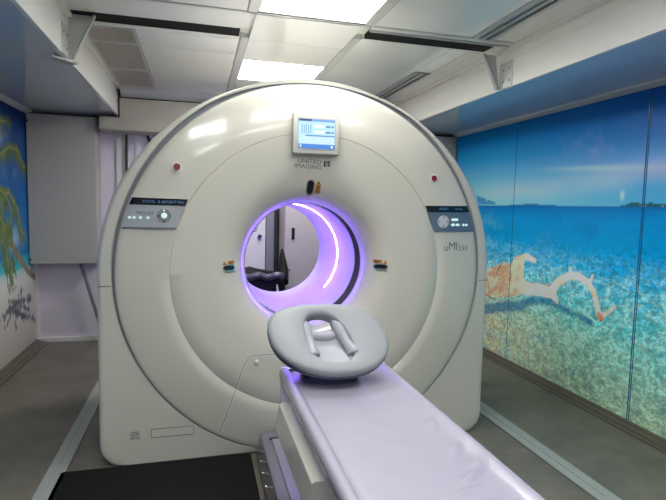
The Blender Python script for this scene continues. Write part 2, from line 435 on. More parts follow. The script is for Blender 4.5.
def paint_palm(P, Q):
    n1 = fbm(P, Q, 4, 5); n3 = fbm(P, Q, 20, 9, 3)
    C = ramp(Q, [(0, (176, 170, 160)), (.5, (196, 192, 184)), (.72, (212, 212, 206)), (.80, (170, 206, 204)), (.82, (60, 180, 186)), (.92, (20, 160, 180)), (.94, (10, 110, 170)), (1.1, (20, 118, 178)), (1.5, (10, 92, 160)), (1.8, (14, 84, 150)), (2.1, (8, 60, 124)), (2.26, (6, 46, 104))])
    for (a, b, r) in ((5.079, 1.718, .10), (5.102, 1.10, .09), (4.85, 2.0, .08)):
        C = mixc(C, L3((196, 214, 230)), np.exp(-(((P-a)/(r*1.8))**2+((Q-b)/r)**2))*np.clip((n1-.3)*3, 0, 1)*.9)
    A = np.full(P.shape, .06)
    sh = [[(4.79, .462, .025), (5.168, .519, .049), (5.512, .484, .035)], [(5.008, .469, .047), (5.683, .238, .024)], [(5.164, .464, .038), (5.067, .266, .016)],
          [(4.942, .574, .02), (5.458, .391, .035)], [(5.1, .48, .03), (5.3, .62, .02)], [(5.05, .5, .03), (4.85, .36, .015)]]
    D = np.full(P.shape, 9.)
    for s in sh: D = np.minimum(D, cap(P, Q, s))
    D = D+(fbm(P*3, Q, 14, 61, 3)-.45)*.12
    C = mixc(C, L3((58, 68, 84)), np.clip(-D/.02+.5, 0, 1)*.9)
    tr = cap(P, Q, [(4.956, 1.145, .036), (5.205, .94, .038), (5.489, .751, .034), (5.7, .663, .03)])
    bark = mixc(L3((150, 128, 112))*np.ones(P.shape+(1,)), L3((88, 72, 62)), np.clip(np.sin((P-Q)*120)*.5+.2, 0, 1)*.6)
    C = np.where((tr < 0)[..., None], bark, C)
    fr = [[(4.6, 1.70), (4.841, 1.813), (5.058, 1.897), (5.289, 1.894), (5.442, 1.742)], [(4.6, 1.4), (4.812, 1.48), (5.024, 1.509), (5.241, 1.351), (5.346, 1.127)],
          [(4.992, 1.147), (5.07, 1.353), (4.95, 1.482), (4.816, 1.529)], [(4.957, 1.158), (5.051, .968), (5.031, .732)], [(4.784, 1.168), (4.91, 1.033), (4.956, .899)],
          [(4.5, 2.02), (4.866, 2.097), (5.004, 2.105)], [(4.843, 1.456), (4.862, 1.281), (4.954, 1.124)], [(4.9, 1.2), (4.6, 1.35), (4.3, 1.3), (4.1, 1.1)], [(4.9, 1.2), (4.5, 1.6), (4.1, 1.7)]]
    for i, f in enumerate(fr):
        d = cap(P, Q, [(a, b, 0.) for a, b in f])
        comb = fbm(P*6+Q*2*(i % 2), Q*1.2, 9, 80+i, 3)
        wid = .13+.08*(fbm(P*3, Q*3, 9, 40+i, 2)-.5)
        m = (d < wid) & (comb > .30+.30*d/wid) & (Q < np.interp(P, [p[0] for p in sorted(f)], [p[1] for p in sorted(f)])+.05)
        C = np.where(m[..., None], mixc(L3((44, 84, 64))*np.ones(P.shape+(1,)), L3((130, 140, 66)), n3*.9), C)
        C = mixc(C, L3((196, 190, 84)), np.clip(1.3-d/.009, 0, 1)*.5)
    return np.clip(C*1.15, 0, .9), A

mural('sea_mural', XR, .2, 5.33, .03, SO-.028, .0095, paint_sea, 'printed wall mural on the right wall: turquoise sea, islands and bleached driftwood', True, [4.205, 2.755, 1.30])
mural('palm_mural', XL, .6, 5.70, .035, SO-.028, .012, paint_palm, 'printed wall mural on the left wall: coconut palm over a white beach', False, [3.1])

# ------------------------------------------------------------------ ceiling lights, vents, brackets
for i, (y0, y1) in enumerate(lampy):
    lab = ['square glowing ceiling light right above the scanner top', 'large glowing ceiling light at the top edge, in front of the scanner',
           'glowing ceiling light over the patient table', 'glowing ceiling light furthest from the scanner, behind the table foot'][i]
    t = thing('ceiling_light', lab, 'ceiling light', (.6575, (y0+y1)/2, ZC), 'ceiling panel lights')
    bm = bmesh.new()
    for a in ((.331, .984, y0, y0+.012), (.331, .984, y1-.012, y1), (.331, .343, y0+.012, y1-.012), (.972, .984, y0+.012, y1-.012)):
        box(bm, *a, ZC-.002, ZC+.028)
    obj('frame', bm, M['alu_lt'], t)
    obj('diffuser', B(.343, .972, y0+.012, y1-.012, ZC+.004, ZC+.012), (M['lamp_r'], M['lamp_b'], M['lamp'], M['lamp'])[i], t)
for x0, yy, lab in ((-.50, -1.0, 'added fill light panel on the ceiling left of the table foot'), (1.12, -1.0, 'added fill light panel on the ceiling right of the table foot'), (-.50, .55, 'added fill light panel above the left side of the front room'), (1.12, .55, 'added fill light panel above the right side of the front room')):  # out-of-view fill lights, added to brighten the scanner front and murals
    t = thing('ceiling_light', lab, 'ceiling light', (x0+.26, yy+.32, ZC), 'ceiling panel lights')
    obj('frame', B(x0, x0+.53, yy, yy+.65, ZC-.006, ZC-.001), M['alu_lt'], t)
    obj('diffuser', B(x0+.012, x0+.518, yy+.012, yy+.638, ZC-.009, ZC-.005), M['lamp_b'] if x0 < 0 and yy > 0 else M['lamp'], t)
for k, (y0, y1) in enumerate(((3.62, 3.935), (3.95, 4.68), (4.70, 5.34))):
    lab = ['slatted ceiling vent nearest the black slot, first of the row on the left', 'long slatted ceiling vent, middle one of the row on the left', 'slatted ceiling vent at the far end of the row on the left'][k]
    t = thing('ceiling_vent', lab, 'vent', (-.555, (y0+y1)/2, ZC), 'slatted vents in the left of the ceiling')
    bm = bmesh.new()
    box(bm, -.715, -.700, y0, y1, ZC-.004, ZC+.028); box(bm, -.405, -.392, y0, y1, ZC-.004, ZC+.028)
    box(bm, -.70, -.405, y0, y0+.012, ZC-.004, ZC+.028); box(bm, -.70, -.405, y1-.012, y1, ZC-.004, ZC+.028)
    obj('frame', bm, M['alu_lt'], t)
    obj('backing', B(-.70, -.405, y0+.012, y1-.012, ZC+.014, ZC+.024), mat('vent_backing', (112, 104, 100), .7), t)
    bm = bmesh.new(); n = 17
    for j in range(n):
        x = -.70+.295*(j+.5)/n; box(bm, x-.0056, x+.0056, y0+.012, y1-.012, ZC, ZC+.012)
    obj('slats', bm, mat('vent_slat', (196, 186, 178), .5), t)

def bracket(s, x, y, label):
    # s=+1: left side of the room (plate reaches right), -1: right side
    t = thing('beam_bracket', label, 'bracket', (x, y, SO), 'steel brackets between beam and ceiling')
    bm = bmesh.new(); prism(bm, [(x+s*.006, SO-.0), (x+s*.036, SO-.0), (x+s*.155, ZC-.002), (x+s*.006, ZC-.002)] if s > 0 else
        [(x+s*.006, SO), (x+s*.030, SO), (x+s*.150, ZC-.03), (x+s*.04, ZC-.03)], 1, y-.007, y+.007)
    obj('gusset_plate', bm, M['alu_lt'], t)
    bm = bmesh.new()
    a, b = ((x+s*.036, SO), (x+s*.155, ZC-.002)) if s > 0 else ((x+s*.030, SO), (x+s*.150, ZC-.03))
    prism(bm, [a, b, (b[0]-s*.012, b[1]), (a[0]-s*.012, a[1])], 1, y-.03, y-.007)
    obj('flange', bm, M['alu'], t)
    bm = bmesh.new(); box(bm, min(x, x+s*.006), max(x, x+s*.006), y-.16, y-.007, SO-.004, SO+.17, bev=.002)
    f = obj('foot_plate', bm, M['alu_lt'], t)
    bm = bmesh.new()
    for dy in (-.13, -.06):
        for dz in (.04, .12):
            box(bm, min(x+s*.006, x+s*.009), max(x+s*.006, x+s*.009), y+dy-.006, y+dy+.006, SO+dz-.006, SO+dz+.006)
            obj('screw', bm, M['grey_pl'], f); bm = bmesh.new()
    bm.free()
    return t
b1 = bracket(1, SIL+.002, 3.44, 'angled steel bracket on the left beam, at the end of the black slot')
bracket(-1, SIR-.002, 3.27, 'angled steel bracket on the right beam, at the end of the black slot')
bm = bmesh.new(); prism(bm, [(SIL-.06, 3.33), (SIL+.05, 3.47), (SIL+.0, 3.50), (SIL-.06, 3.50)], 2, SO-.022, SO-.008)
obj('sole_plate', bm, M['alu'], b1)

# ------------------------------------------------------------------ far wall
def cabinet(name, label, x0, x1, y0, y1, z0, z1, m, group=None, hinge=None):
    t = thing(name, label, 'cabinet', ((x0+x1)/2, (y0+y1)/2, z0), group)
    obj('body', B(x0, x1, y0+.02, y1, z0, z1, bev=.006), m, t)
    obj('door', B(x0+.002, x1-.002, y0, y0+.018, z0+.002, z1-.002, bev=.008), m, t)
    return t
cabinet('wall_cabinet', 'flat grey wall cabinet hung beside the palm mural', XL+.004, -.955, 5.50, YF, .825, 2.262, M['cab'])
t = cabinet('wall_cabinet', 'dark grey cabinet in the far right corner beside the sea mural', 2.2, XR-.004, 5.34, YF, .8, 2.262, M['cab'])
bm = bmesh.new()
for z in (2.19, .87):
    tube(bm, [(XL+.02, 5.499, z), (XL+.02, 5.49, z)], .009, 8)
    obj('screw', bm, M['dark'], bpy.data.objects['wall_cabinet']); bm = bmesh.new()
bm.free()
# header box above the doorway, trim above it
bm = bmesh.new(); box(bm, -.915, 2.1, 5.40, YF, 2.135, 2.262, bev=.012); box(bm, -.725, 2.02, 5.40, YF, 2.25, 2.445, bev=.004)
struct('trim_13', bm, mat('header_beige', (178, 172, 160), .45))
bm = bmesh.new(); box(bm, -.735, 2.03, 5.44, YF, 2.445, 2.46); box(bm, -.74, -.726, 5.41, YF, 2.26, 2.45)
struct('trim_14', bm, M['black'])
bm = bmesh.new(); prism(bm, [(5.36, ZC), (5.36, ZC-.02), (5.39, ZC-.06), (5.43, ZC-.088), (5.47, ZC-.088), (5.47, ZC)], 0, SIL+.03, SIR-.03)
struct('trim_15', bm, M['alu_lt'])
# doorway panels left of the scanner
bm = bmesh.new(); box(bm, -.80, -.755, YF-.03, YF, 0, 2.14); box(bm, -.735, -.70, YF-.02, YF, 0, 2.14)
struct('trim_16', bm, M['white'])
bm = bmesh.new()
for x in (-.62, -.50, -.40, -.30): box(bm, x, x+.05, YF-.015, YF, 0, 2.14)
struct('trim_17', bm, mat('bright_door_rib', (226, 226, 234), .3))
bm = bmesh.new(); tube(bm, [(-.70, YF-.045, .0), (-.70, YF-.045, 2.13)], .012, 8)
tag(obj('vertical_pipe', bm, M['dark']), 'thin dark vertical pipe on the far wall left of the scanner', 'pipe')
bm = bmesh.new(); tube(bm, [(-.50, YF-.03, 2.135), (-.47, YF-.04, 2.06), (-.43, YF-.035, 1.97), (-.40, YF-.03, 1.7)], .014, 8)
tag(obj('hanging_cable', bm, M['dark']), 'short dark cable hanging below the header box, behind the scanner', 'cable')
bm = bmesh.new(); tube(bm, [(-1.14, 5.60, .83), (-1.13, 5.60, .80), (-.97, 5.60, .21), (-.90, 5.60, .012)], .016, 10)
tag(obj('slanted_pole', bm, M['grey_pl']), 'slanted grey pole leaning below the grey wall cabinet', 'pole')
bm = bmesh.new(); box(bm, XL, XL+.03, YF-.03, YF, .05, .825); struct('trim_18', bm, M['white'])

# door seen through the bore
root = bpy.data.objects.new('door_1', None); COL.objects.link(root); root.location = (.35, YF-.02, 0); root['kind'] = 'structure'
obj('door_leaf', B(-.10, .73, YF-.04, YF, 0.01, 2.1, bev=.004), mat('white_door', (232, 228, 230), .4), root)
bm = bmesh.new(); tube(bm, [(.665, YF-.04, 1.10), (.665, YF-.075, 1.10)], .022, 14); obj('door_knob', bm, M['black'], root)
obj('door_frame', B(.735, .83, YF-.06, YF, 0, 2.135, bev=.004), mat('door_frame_grey', (138, 138, 146), .4), root)
def text(body, size, font_w=1.0):
    cu = bpy.data.curves.new('t', 'FONT'); cu.body = body; cu.size = size;  cu.align_x = 'CENTER'; cu.align_y = 'CENTER'; cu.resolution_u = 3
    ob = bpy.data.objects.new('t', cu); COL.objects.link(ob)
    bpy.context.view_layer.update()
    me = bpy.data.meshes.new_from_object(ob.evaluated_get(bpy.context.evaluated_depsgraph_get()))
    bpy.data.objects.remove(ob); bpy.data.curves.remove(cu)
    me.materials.clear()
    for v in me.vertices: v.co.x *= font_w
    return me
for k, (w, h, x, z) in enumerate(((.10, .016, .60, 1.275), (.07, .03, .61, 1.30), (.14, .012, .575, 1.235), (.16, .012, .565, 1.20), (.16, .012, .565, 1.175), (.12, .012, .57, 1.15))):
    obj('notice_line', B(x-w/2, x+w/2, YF-.042, YF-.04, z, z+h), mat('notice_ink_%d' % k, (150, 70, 80) if k in (2, 3) else (100, 96, 100), .6), root)
bm = bmesh.new(); tube(bm, [(.845, 5.62, 0), (.845, 5.62, 2.13)], .026, 12)
tag(obj('dark_post', bm, M['dark']), 'tall dark post between the white door and the locker, seen through the bore', 'post')
bm = bmesh.new(); tube(bm, [(.31, YF-.05, 1.06), (.37, YF-.06, .99), (.45, YF-.05, .93), (.47, 5.5, .84), (.48, 5.2, .8)], .005, 6)
tag(obj('white_cord', bm, M['white']), 'thin pale cord on the white door above the black bag', 'cord')
t = cabinet('locker', 'tall beige grey locker with a small black handle, seen through the bore', .868, 1.75, 5.2, 5.60, 0, 2.05, M['locker'])
obj('handle', B(.936, .968, 5.185, 5.199, 1.10, 1.22, bev=.004), M['black'], t)
bm = bmesh.new(); tube(bm, [(.916, 5.205, .783), (.916, 5.192, .783)], .01, 10); obj('lock', bm, M['dark'], t)

# black bag heap
def lump(x0, x1, y0, y1, z0, z1, amp, seed, nx=26, ny=14, nz=20):
    bm = bmesh.new(); box(bm, x0, x1, y0, y1, z0, z1)
    bmesh.ops.subdivide_edges(bm, edges=bm.edges[:], cuts=15, use_grid_fill=True)
    cx, cy, cz = (x0+x1)/2, (y0+y1)/2, (z0+z1)/2; rx, ry, rz = (x1-x0)/2, (y1-y0)/2, (z1-z0)/2
    from mathutils import noise
    for v in bm.verts:
        u = Vector(((v.co.x-cx)/rx, (v.co.y-cy)/ry, (v.co.z-cz)/rz))
        n = (abs(u.x)**5+abs(u.y)**5+abs(u.z)**5)**.2
        u = u/max(n, .01)*max(abs(u.x), abs(u.y), abs(u.z))
        p = Vector((cx+u.x*rx, cy+u.y*ry, cz+u.z*rz))
        d = noise.noise(p*7+Vector((seed, 0, 0)))*amp+noise.noise(p*16+Vector((seed, 3, 0)))*amp*.5
        v.co = p+u.normalized()*d
        v.co.z = max(z0+.0, v.co.z)
    return bm
t = thing('equipment_bag', 'slumped black nylon bag on the floor behind the bore, in front of the locker', 'bag', (.3, 4.98, 0))
obj('body', lump(-.25, .83, 4.80, 5.14, 0, .83, .03, 1), M['bag'], t, smooth=True, angle=80)
bm = bmesh.new()
loops = []
for i in range(40):
    x = -.2+1.0*i/39; z = .775+.012*math.sin(i*.9)
    loops.append([(x, 4.80-.006*math.sin(i*1.7)-.012*math.sin(PI*i/39), z+.030), (x, 4.785-.01*math.sin(PI*i/39), z), (x, 4.80, z-.030), (x, 4.83, z-.03), (x, 4.83, z+.03)])
loft(bm, loops, closed=True, cap0=True, cap1=True)
obj('strap', bm, M['clear'], t, smooth=True, angle=60)
bm = bmesh.new(); tube(bm, [(.73, 4.78, .70), (.735, 4.775, .64), (.745, 4.77, .58)], [.006, .012, .018], 8)
obj('tag', bm, M['white'], t)
bm = bmesh.new(); tube(bm, [(.80, 4.95, .70), (.835, 5.05, .80), (.835, 5.15, .93), (.84, 5.18, 1.0)], [.07, .05, .03, .012], 12)
obj('drawn_end', bm, M['bag'], t, smooth=True)

# ------------------------------------------------------------------ scanner gantry
BC = (.632, 1.105); DC = (.645, 1.058)           # bore centre, disc centre (x, z)
PROF = [(.360, 3.06), (.366, 3.03), (.376, 3.002), (.390, 2.975), (.408, 2.950), (.432, 2.927), (.464, 2.908), (.505, 2.894), (.55, 2.886), (.60, 2.881), (.70, 2.873), (.785, 2.867),
        (.789, 2.871), (.793, 2.866), (.85, 2.864), (.92, 2.869), (.98, 2.876), (1.04, 2.883), (1.062, 2.888), (1.070, 2.895), (1.072, 2.94)]
def cen(r):
    t = smoothstep((r-.42)/.5); return (BC[0]+(DC[0]-BC[0])*t, BC[1]+(DC[1]-BC[1])*t)
def yprof(r):
    for (a, ya), (b, yb) in zip(PROF[1:-2], PROF[2:-1]):
        if r <= b:
            t = max(0, (r-a)/(b-a)); return ya+(yb-ya)*t
    return 2.908
def surf_y(x, z):
    r = .7
    for _ in range(12):
        c = cen(r); r = math.hypot(x-c[0], z-c[1])
    return yprof(r)
N = 256
# refine profile for smoothness
def catmull(P, sub=3):
    return P
def ring(r, y, c=None, n=N):
    c = c or cen(r)
    return [(c[0]+r*math.cos(2*PI*i/n), y, max(.012, c[1]+r*math.sin(2*PI*i/n))) for i in range(n)]
G = thing('pet_ct_scanner', 'large ivory ring shaped scanner with violet lit bore, between the two murals', 'scanner', (.64, 3.5, 0))
bm = bmesh.new(); loft(bm, [ring(r, y) for r, y in PROF])
obj('front_cover', bm, M['cover'], G, smooth=True, angle=50)

# outline of the housing (top half super-ellipse, straight sides, rounded feet)
def outline(th):
    c, s = math.cos(th), math.sin(th)
    ax, top = 1.161, 1.093
    if s >= 0: return 1/math.sqrt((c/ax)**2+(s/top)**2)
    # below centre: box with rounded corners, half width ax, bottom at -1.070
    bot = 1.082; rc = .13
    best = min(ax/abs(c) if abs(c) > 1e-9 else 9, bot/abs(s) if abs(s) > 1e-9 else 9)
    px, pz = best*abs(c), best*abs(s)
    if px > ax-rc and pz > bot-rc:
        cx, cz = ax-rc, bot-rc; b_ = abs(c)*cx+abs(s)*cz; q = cx*cx+cz*cz-rc*rc
        best = b_+math.sqrt(max(0, b_*b_-q))
    return best
OC = (.645, 1.070); NO = 512
def oring(off, y):
    L = []
    for i in range(NO):
        th = 2*PI*i/NO; R = outline(th)-off
        L.append((OC[0]+R*math.cos(th), y, max(.004, OC[1]+R*math.sin(th))))
    return L
def cring(r, y):
    L = []
    for i in range(NO):
        th = 2*PI*i/NO
        # circle around DC, sampled along rays from OC
        dx = OC[0]-DC[0]; b_ = dx*math.cos(th); R = -b_+math.sqrt(b_*b_-dx*dx+r*r)
        R = min(R, outline(th)-.004)
        L.append((OC[0]+R*math.cos(th), y, max(.004, OC[1]+R*math.sin(th))))
    return L
bm = bmesh.new()
loft(bm, [cring(1.085, 2.96), cring(1.086, 2.900), cring(1.090, 2.894), [tuple(p+(q-p)*.08 for p, q in zip(A_, B_)) for A_, B_ in zip(cring(1.090, 2.894), oring(.024, 2.899))], [tuple(p+(q-p)*.92 for p, q in zip(A_, B_)) for A_, B_ in zip(cring(1.090, 2.894), oring(.024, 2.899))], oring(.024, 2.899), oring(.010, 2.906), oring(.003, 2.918), oring(0, 2.935),
          oring(0, 3.9), oring(.02, 4.0), oring(.12, 4.08), ring(.60, 4.12, BC, NO), ring(.45, 4.13, BC, NO)])
obj('housing', bm, M['shell'], G, smooth=True, angle=40)
bm = bmesh.new(); loft(bm, [cring(1.087, 2.912), cring(1.065, 2.912), cring(1.04, 2.93)])
obj('groove_seal', bm, M['groove'], G, smooth=True)
# grey gasket strip along the groove
bm = bmesh.new(); loft(bm, [ring(r, y, cen(1.05)) for r, y in ((1.0725, 2.94), (1.073, 2.899), (1.0765, 2.899), (1.078, 2.94))])
obj('edge_gasket', bm, mat('gasket_grey', (134, 138, 146), .35), G, smooth=True)
# housing split lines
for s, nm in ((-1, 'split_line'), (1, 'split_line')):
    x0, x1 = (-.503, -.445) if s < 0 else (1.735, 1.793)
    obj(nm, B(x0, x1, 2.892, 2.91, .999, 1.003), M['seamline'], G)
# bore liner pieces
bm = bmesh.new(); loft(bm, [ring(r, y, BC) for r, y in ((.372, 3.05), (.366, 3.05), (.366, 3.20), (.372, 3.20))])
obj('bore_window', bm, mat('dark_bore_window', (8, 6, 14), .35, spec=.2), G, smooth=True)
bm = bmesh.new()
for k in range(14):
    a = -2.6+k*.42; c_, s_ = math.cos(a), math.sin(a)
    for yy in (3.07, 3.17):
        v = Vector((BC[0]+.3655*c_, yy, BC[1]+.3655*s_)); box(bm, v.x-.004, v.x+.004, yy-.006, yy+.006, v.z-.004, v.z+.004)
        obj('window_clip', bm, M['dark'], G); bm = bmesh.new()
bm.free()
bm = bmesh.new(); loft(bm, [ring(r, y, BC) for r, y in ((.372, 3.19), (.362, 3.195), (.359, 3.205), (.358, 3.5), (.3565, 3.62))]+[ring(r, y, (.612, 1.105)) for r, y in ((.347, 4.03), (.350, 4.06), (.365, 4.09), (.40, 4.115), (.45, 4.13))])
obj('bore_liner', bm, M['liner'], G, smooth=True, angle=60)
# LED arcs inside the bore
def arc(a0, a1, n=60):
    bm = bmesh.new(); loops = []
    for i in range(n):
        t = i/(n-1); a = a0+(a1-a0)*t
        y = 3.59
        w = .0042
        L = []
        for dr, dy in ((0, -w), (-.004, -w), (-.004, w), (0, w)):
            r = .3575+dr; L.append((BC[0]+r*math.cos(a), y+dy, BC[1]+r*math.sin(a)))
        loops.append(L)
    loft(bm, loops, cap0=True, cap1=True); return bm
obj('light_strip', arc(1.83, -.75), M['led'], G)
obj('light_strip', arc(1.95, PI+.55), M['led'], G)

# plinth
obj('plinth', B(-.40, 1.68, 3.02, 3.95, 0, .03), M['dark'], G)

# ---- conforming patches on the front cover
def patch(pts, off=.003, thick=.003, dens=.02):
    """polygon given in (x,z); grid-cut so that it follows the cover; returns bmesh"""
    bm = bmesh.new()
    vs = [bm.verts.new((p[0], 0, p[1])) for p in pts]
    bm.faces.new(vs)
    xs = [p[0] for p in pts]; zs = [p[1] for p in pts]
    for ax, lo, hi in ((0, min(xs), max(xs)), (2, min(zs), max(zs))):
        n = int((hi-lo)/dens)
        for k in range(1, n+1):
            co = [0, 0, 0]; co[ax] = lo+(hi-lo)*k/(n+1); no = [0, 0, 0]; no[ax] = 1
            bmesh.ops.bisect_plane(bm, geom=bm.verts[:]+bm.edges[:]+bm.faces[:], plane_co=co, plane_no=no)
    r = bmesh.ops.extrude_face_region(bm, geom=bm.faces[:])
    top = {v for v in r['geom'] if isinstance(v, bmesh.types.BMVert)}
    for v in bm.verts:
        v.co.y = surf_y(v.co.x, v.co.z)-off-(thick if v in top else -.004-off)
    return bm
def wrap(me, x, z, off=.001, tilt=0.):
    c, s = math.cos(tilt), math.sin(tilt)
    for v in me.vertices:
        X, Z = v.co.x*c-v.co.y*s, v.co.x*s+v.co.y*c
        v.co = (x+X, surf_y(x+X, z+Z)-off, z+Z)
    return me
def disc_pts(x, z, rx, rz=None, n=28, tilt=0):
    rz = rz or rx
    return [(x+rx*math.cos(2*PI*i/n)*math.cos(tilt)-rz*math.sin(2*PI*i/n)*math.sin(tilt), z+rx*math.cos(2*PI*i/n)*math.sin(tilt)+rz*math.sin(2*PI*i/n)*math.cos(tilt)) for i in range(n)]
def pill(x, z, w, h, n=8):
    r = min(w, h)/2; P = []
    for q, (sx, sz) in enumerate(((1, 1), (-1, 1), (-1, -1), (1, -1))):
        for k in range(n+1):
            a = PI/2*q+PI/2*k/n
            P.append((x+sx*(w/2-r)+r*math.cos(a), z+sz*(h/2-r)+r*math.sin(a)))
    return P
def quad(x0, x1, z0, z1): return [(x0, z0), (x1, z0), (x1, z1), (x0, z1)]

# left control panel
def redge(z, s, r=1.060): return DC[0]+s*math.sqrt(r*r-(z-DC[1])**2)
def edged(z0, z1, inner, s, n=6):
    P = [(redge(z1+(z0-z1)*k/n, s), z1+(z0-z1)*k/n) for k in range(n+1)]
    return P+inner
cp = obj('control_panel', patch(edged(1.314, 1.474, [(-.111, 1.314), (-.046, 1.469)], -1), .002, .006), M['silver'], G)
cp['label'] = 'silver control panel left of the bore'
obj('display_band', patch(edged(1.436, 1.474, [(-.062, 1.434), (-.048, 1.469)], -1, 2), .007, .003), M['black'], cp)
obj('lower_edge', patch(edged(1.309, 1.318, [(-.112, 1.309), (-.109, 1.318)], -1, 1), .006, .003), M['groove'], cp)
obj('display_text', wrap(text('TOTAL  0', .021), -.235, 1.452, .0115), mat('display_glyph', (70, 110, 150), .4, emit=(90, 150, 200), estr=.25), cp)
obj('display_text', wrap(text('-0072017 Mm', .021), -.128, 1.452, .0115), bpy.data.materials['display_glyph'], cp)
dl = obj('dial', patch(disc_pts(-.170, 1.379, .036), .007, .004), M['chrome'], cp)
obj('dial_hub', patch(disc_pts(-.170, 1.381, .015), .012, .002), M['white_led'], dl)
for a in (0, 90, 180, 270):
    ar = math.radians(a); obj('dial_mark', patch(disc_pts(-.170+.028*math.cos(ar), 1.379+.028*math.sin(ar), .005), .012, .002), M['white_led'] if a == 90 else M['ink'], dl)
for x in (-.345, -.322, -.290, -.252): obj('button', patch(pill(x, 1.368, .017, .013), .007, .003), M['white_led'], cp)
obj('panel_print', wrap(text('TROLLEY', .022), -.268, 1.392, .0086), M['ink'], cp)
# right control panel
cq = obj('control_panel', patch(edged(1.312, 1.470, [(1.397, 1.310), (1.331, 1.466)], 1), .002, .006), M['steel'], G)
cq['label'] = 'blue grey control panel right of the bore'
obj('display_band', patch(edged(1.432, 1.471, [(1.348, 1.428), (1.332, 1.466)], 1, 2), .007, .003), M['black'], cq)
obj('display_text', wrap(text('-0072017', .018), 1.45, 1.449, .0115), bpy.data.materials['display_glyph'], cq)
obj('display_text', wrap(text('TOTAL', .018), 1.56, 1.449, .0115), bpy.data.materials['display_glyph'], cq)
dr = obj('dial', patch(disc_pts(1.453, 1.372, .038), .007, .004), mat('dial_silver', (196, 200, 202), .4), cq)
obj('dial_hub', patch(disc_pts(1.453, 1.372, .014), .012, .002), M['alu_lt'], dr)
for a in (0, 90, 180, 270):
    ar = math.radians(a); obj('dial_mark', patch(disc_pts(1.453+.028*math.cos(ar), 1.372+.028*math.sin(ar), .004), .012, .002), M['ink'], dr)
for x, z, w in ((1.533, 1.385, .05), (1.521, 1.353, .026), (1.554, 1.353, .028), (1.596, 1.353, .018), (1.618, 1.353, .018)):
    obj('button', patch(pill(x, z, w, .016), .007, .003), M['white_led'], cq)

# lettering on the cover
obj('maker_name', wrap(text('UNITED', .034, 1.15), .615, 1.700, .001, -.03), M['ink'], G)
obj('maker_name', wrap(text('IMAGING', .034, 1.12), .608, 1.671, .001, -.03), M['ink'], G)
lg = bmesh.new()
for x0, x1, z0, z1 in ((.699, .708, 1.676, 1.708), (.699, .716, 1.674, 1.683), (.721, .738, 1.700, 1.708), (.721, .729, 1.676, 1.708), (.721, .738, 1.676, 1.684), (.721, .738, 1.689, 1.695), (.710, .717, 1.688, 1.708)):
    vs = [lg.verts.new((x, surf_y(x, z)-.0015, z)) for x, z in quad(x0, x1, z0, z1)]; lg.faces.new(vs)
obj('maker_logo', lg, M['ink'], G)
obj('model_name', wrap(text('u', .062), 1.482, 1.211, .001), M['ink2'], G)
obj('model_name', wrap(text('M', .070), 1.524, 1.219, .001), M['ink2'], G)
obj('model_name', wrap(text('I', .070), 1.557, 1.219, .001), M['ink2'], G)
obj('model_name', wrap(text('550', .045), 1.602, 1.207, .001), M['ink2'], G)

# laser windows and warning stickers
def laser(x, z, w, h, stickers, tilt=0):
    fr = obj('laser_window', patch(pill(x, z, w+.014, h+.014), .001, .004, .01), M['chrome'], G)
    obj('lens', patch(pill(x, z, w, h), .006, .003, .01), M['black'], fr)
    for (sx, sz, sw, sh, tri) in stickers:
        if tri:
            st = obj('warning_sticker', patch([(sx-sw/2, sz-sh/2), (sx+sw/2, sz-sh/2), (sx, sz+sh/2)], .001, .001, .01), M['orange'], G)
            obj('warning_sign', patch([(sx-sw*.2, sz-sh*.36), (sx+sw*.2, sz-sh*.36), (sx, sz+sh*.12)], .0022, .001, .01), M['brown'], st)
        else:
            st = obj('warning_sticker', patch(quad(sx-sw/2, sx+sw/2, sz-sh/2, sz+sh/2), .001, .001, .01), M['orange'], G)
            for k in range(3):
                obj('warning_print', patch(quad(sx-sw*.38, sx+sw*(.38-.12*k), sz+sh*(.26-.27*k)-sh*.06, sz+sh*(.26-.27*k)+sh*.06), .0022, .001, .01), M['brown'], st)
laser(.630, 1.553, .034, .078, [(.676, 1.548, .030, .052, False), (.676, 1.586, .028, .024, True)])
laser(.172, 1.093, .056, .024, [(.184, 1.121, .036, .022, False), (.146, 1.121, .026, .024, True)])
laser(1.078, 1.092, .064, .024, [(1.062, 1.122, .046, .022, False), (1.102, 1.122, .026, .024, True)])
for sx, sz in ((.18, 1.067), (1.085, 1.066)):
    obj('small_print', patch(quad(sx-.03, sx+.03, sz-.003, sz+.003), .0005, .001), M['seamline'], G)
# call buttons
for x, z in ((-.105, 1.640), (1.384, 1.632)):
    b_ = obj('round_button', patch(disc_pts(x, z, .026), .001, .004, .01), M['white'], G)
    obj('red_cap', patch(disc_pts(x, z, .018), .006, .005, .01), M['red'], b_)

# display
def rot_box(bm, cx, cy, cz, w, d, h, bev, ry=0., rx=0.):
    tmp = bmesh.new(); box(tmp, -w/2, w/2, -d/2, d/2, -h/2, h/2, bev=bev, seg=3)
    Mx = Matrix.Translation((cx, cy, cz)) @ Matrix.Rotation(rx, 4, 'X') @ Matrix.Rotation(ry, 4, 'Y')
    tmp.transform(Mx)
    me = bpy.data.meshes.new('tmp'); tmp.to_mesh(me); tmp.free(); bm.from_mesh(me); bpy.data.meshes.remove(me)
    return bm
mc = (.642, 2.846, 1.850); RX = -.03
dm = obj('display_unit', rot_box(bmesh.new(), *mc, .268, .040, .228, .008, 0, RX), mat('display_bezel', (196, 192, 182), .35), G, smooth=True)
def onscr(name, x0, x1, z0, z1, m, d, par):
    o = rot_box(bmesh.new(), mc[0]+(x0+x1)/2, mc[1]-.0200-d, mc[2]+(z0+z1)/2, x1-x0, .001, z1-z0, 0, 0, 0)
    for v in o.verts: v.co.y -= (v.co.z-mc[2])*math.tan(RX)*-1*-1
    return obj(name, o, m, par)
def em(n, c, e=.75): return mat(n, tuple(v*.25 for v in c), .3, emit=c, estr=e*.85)
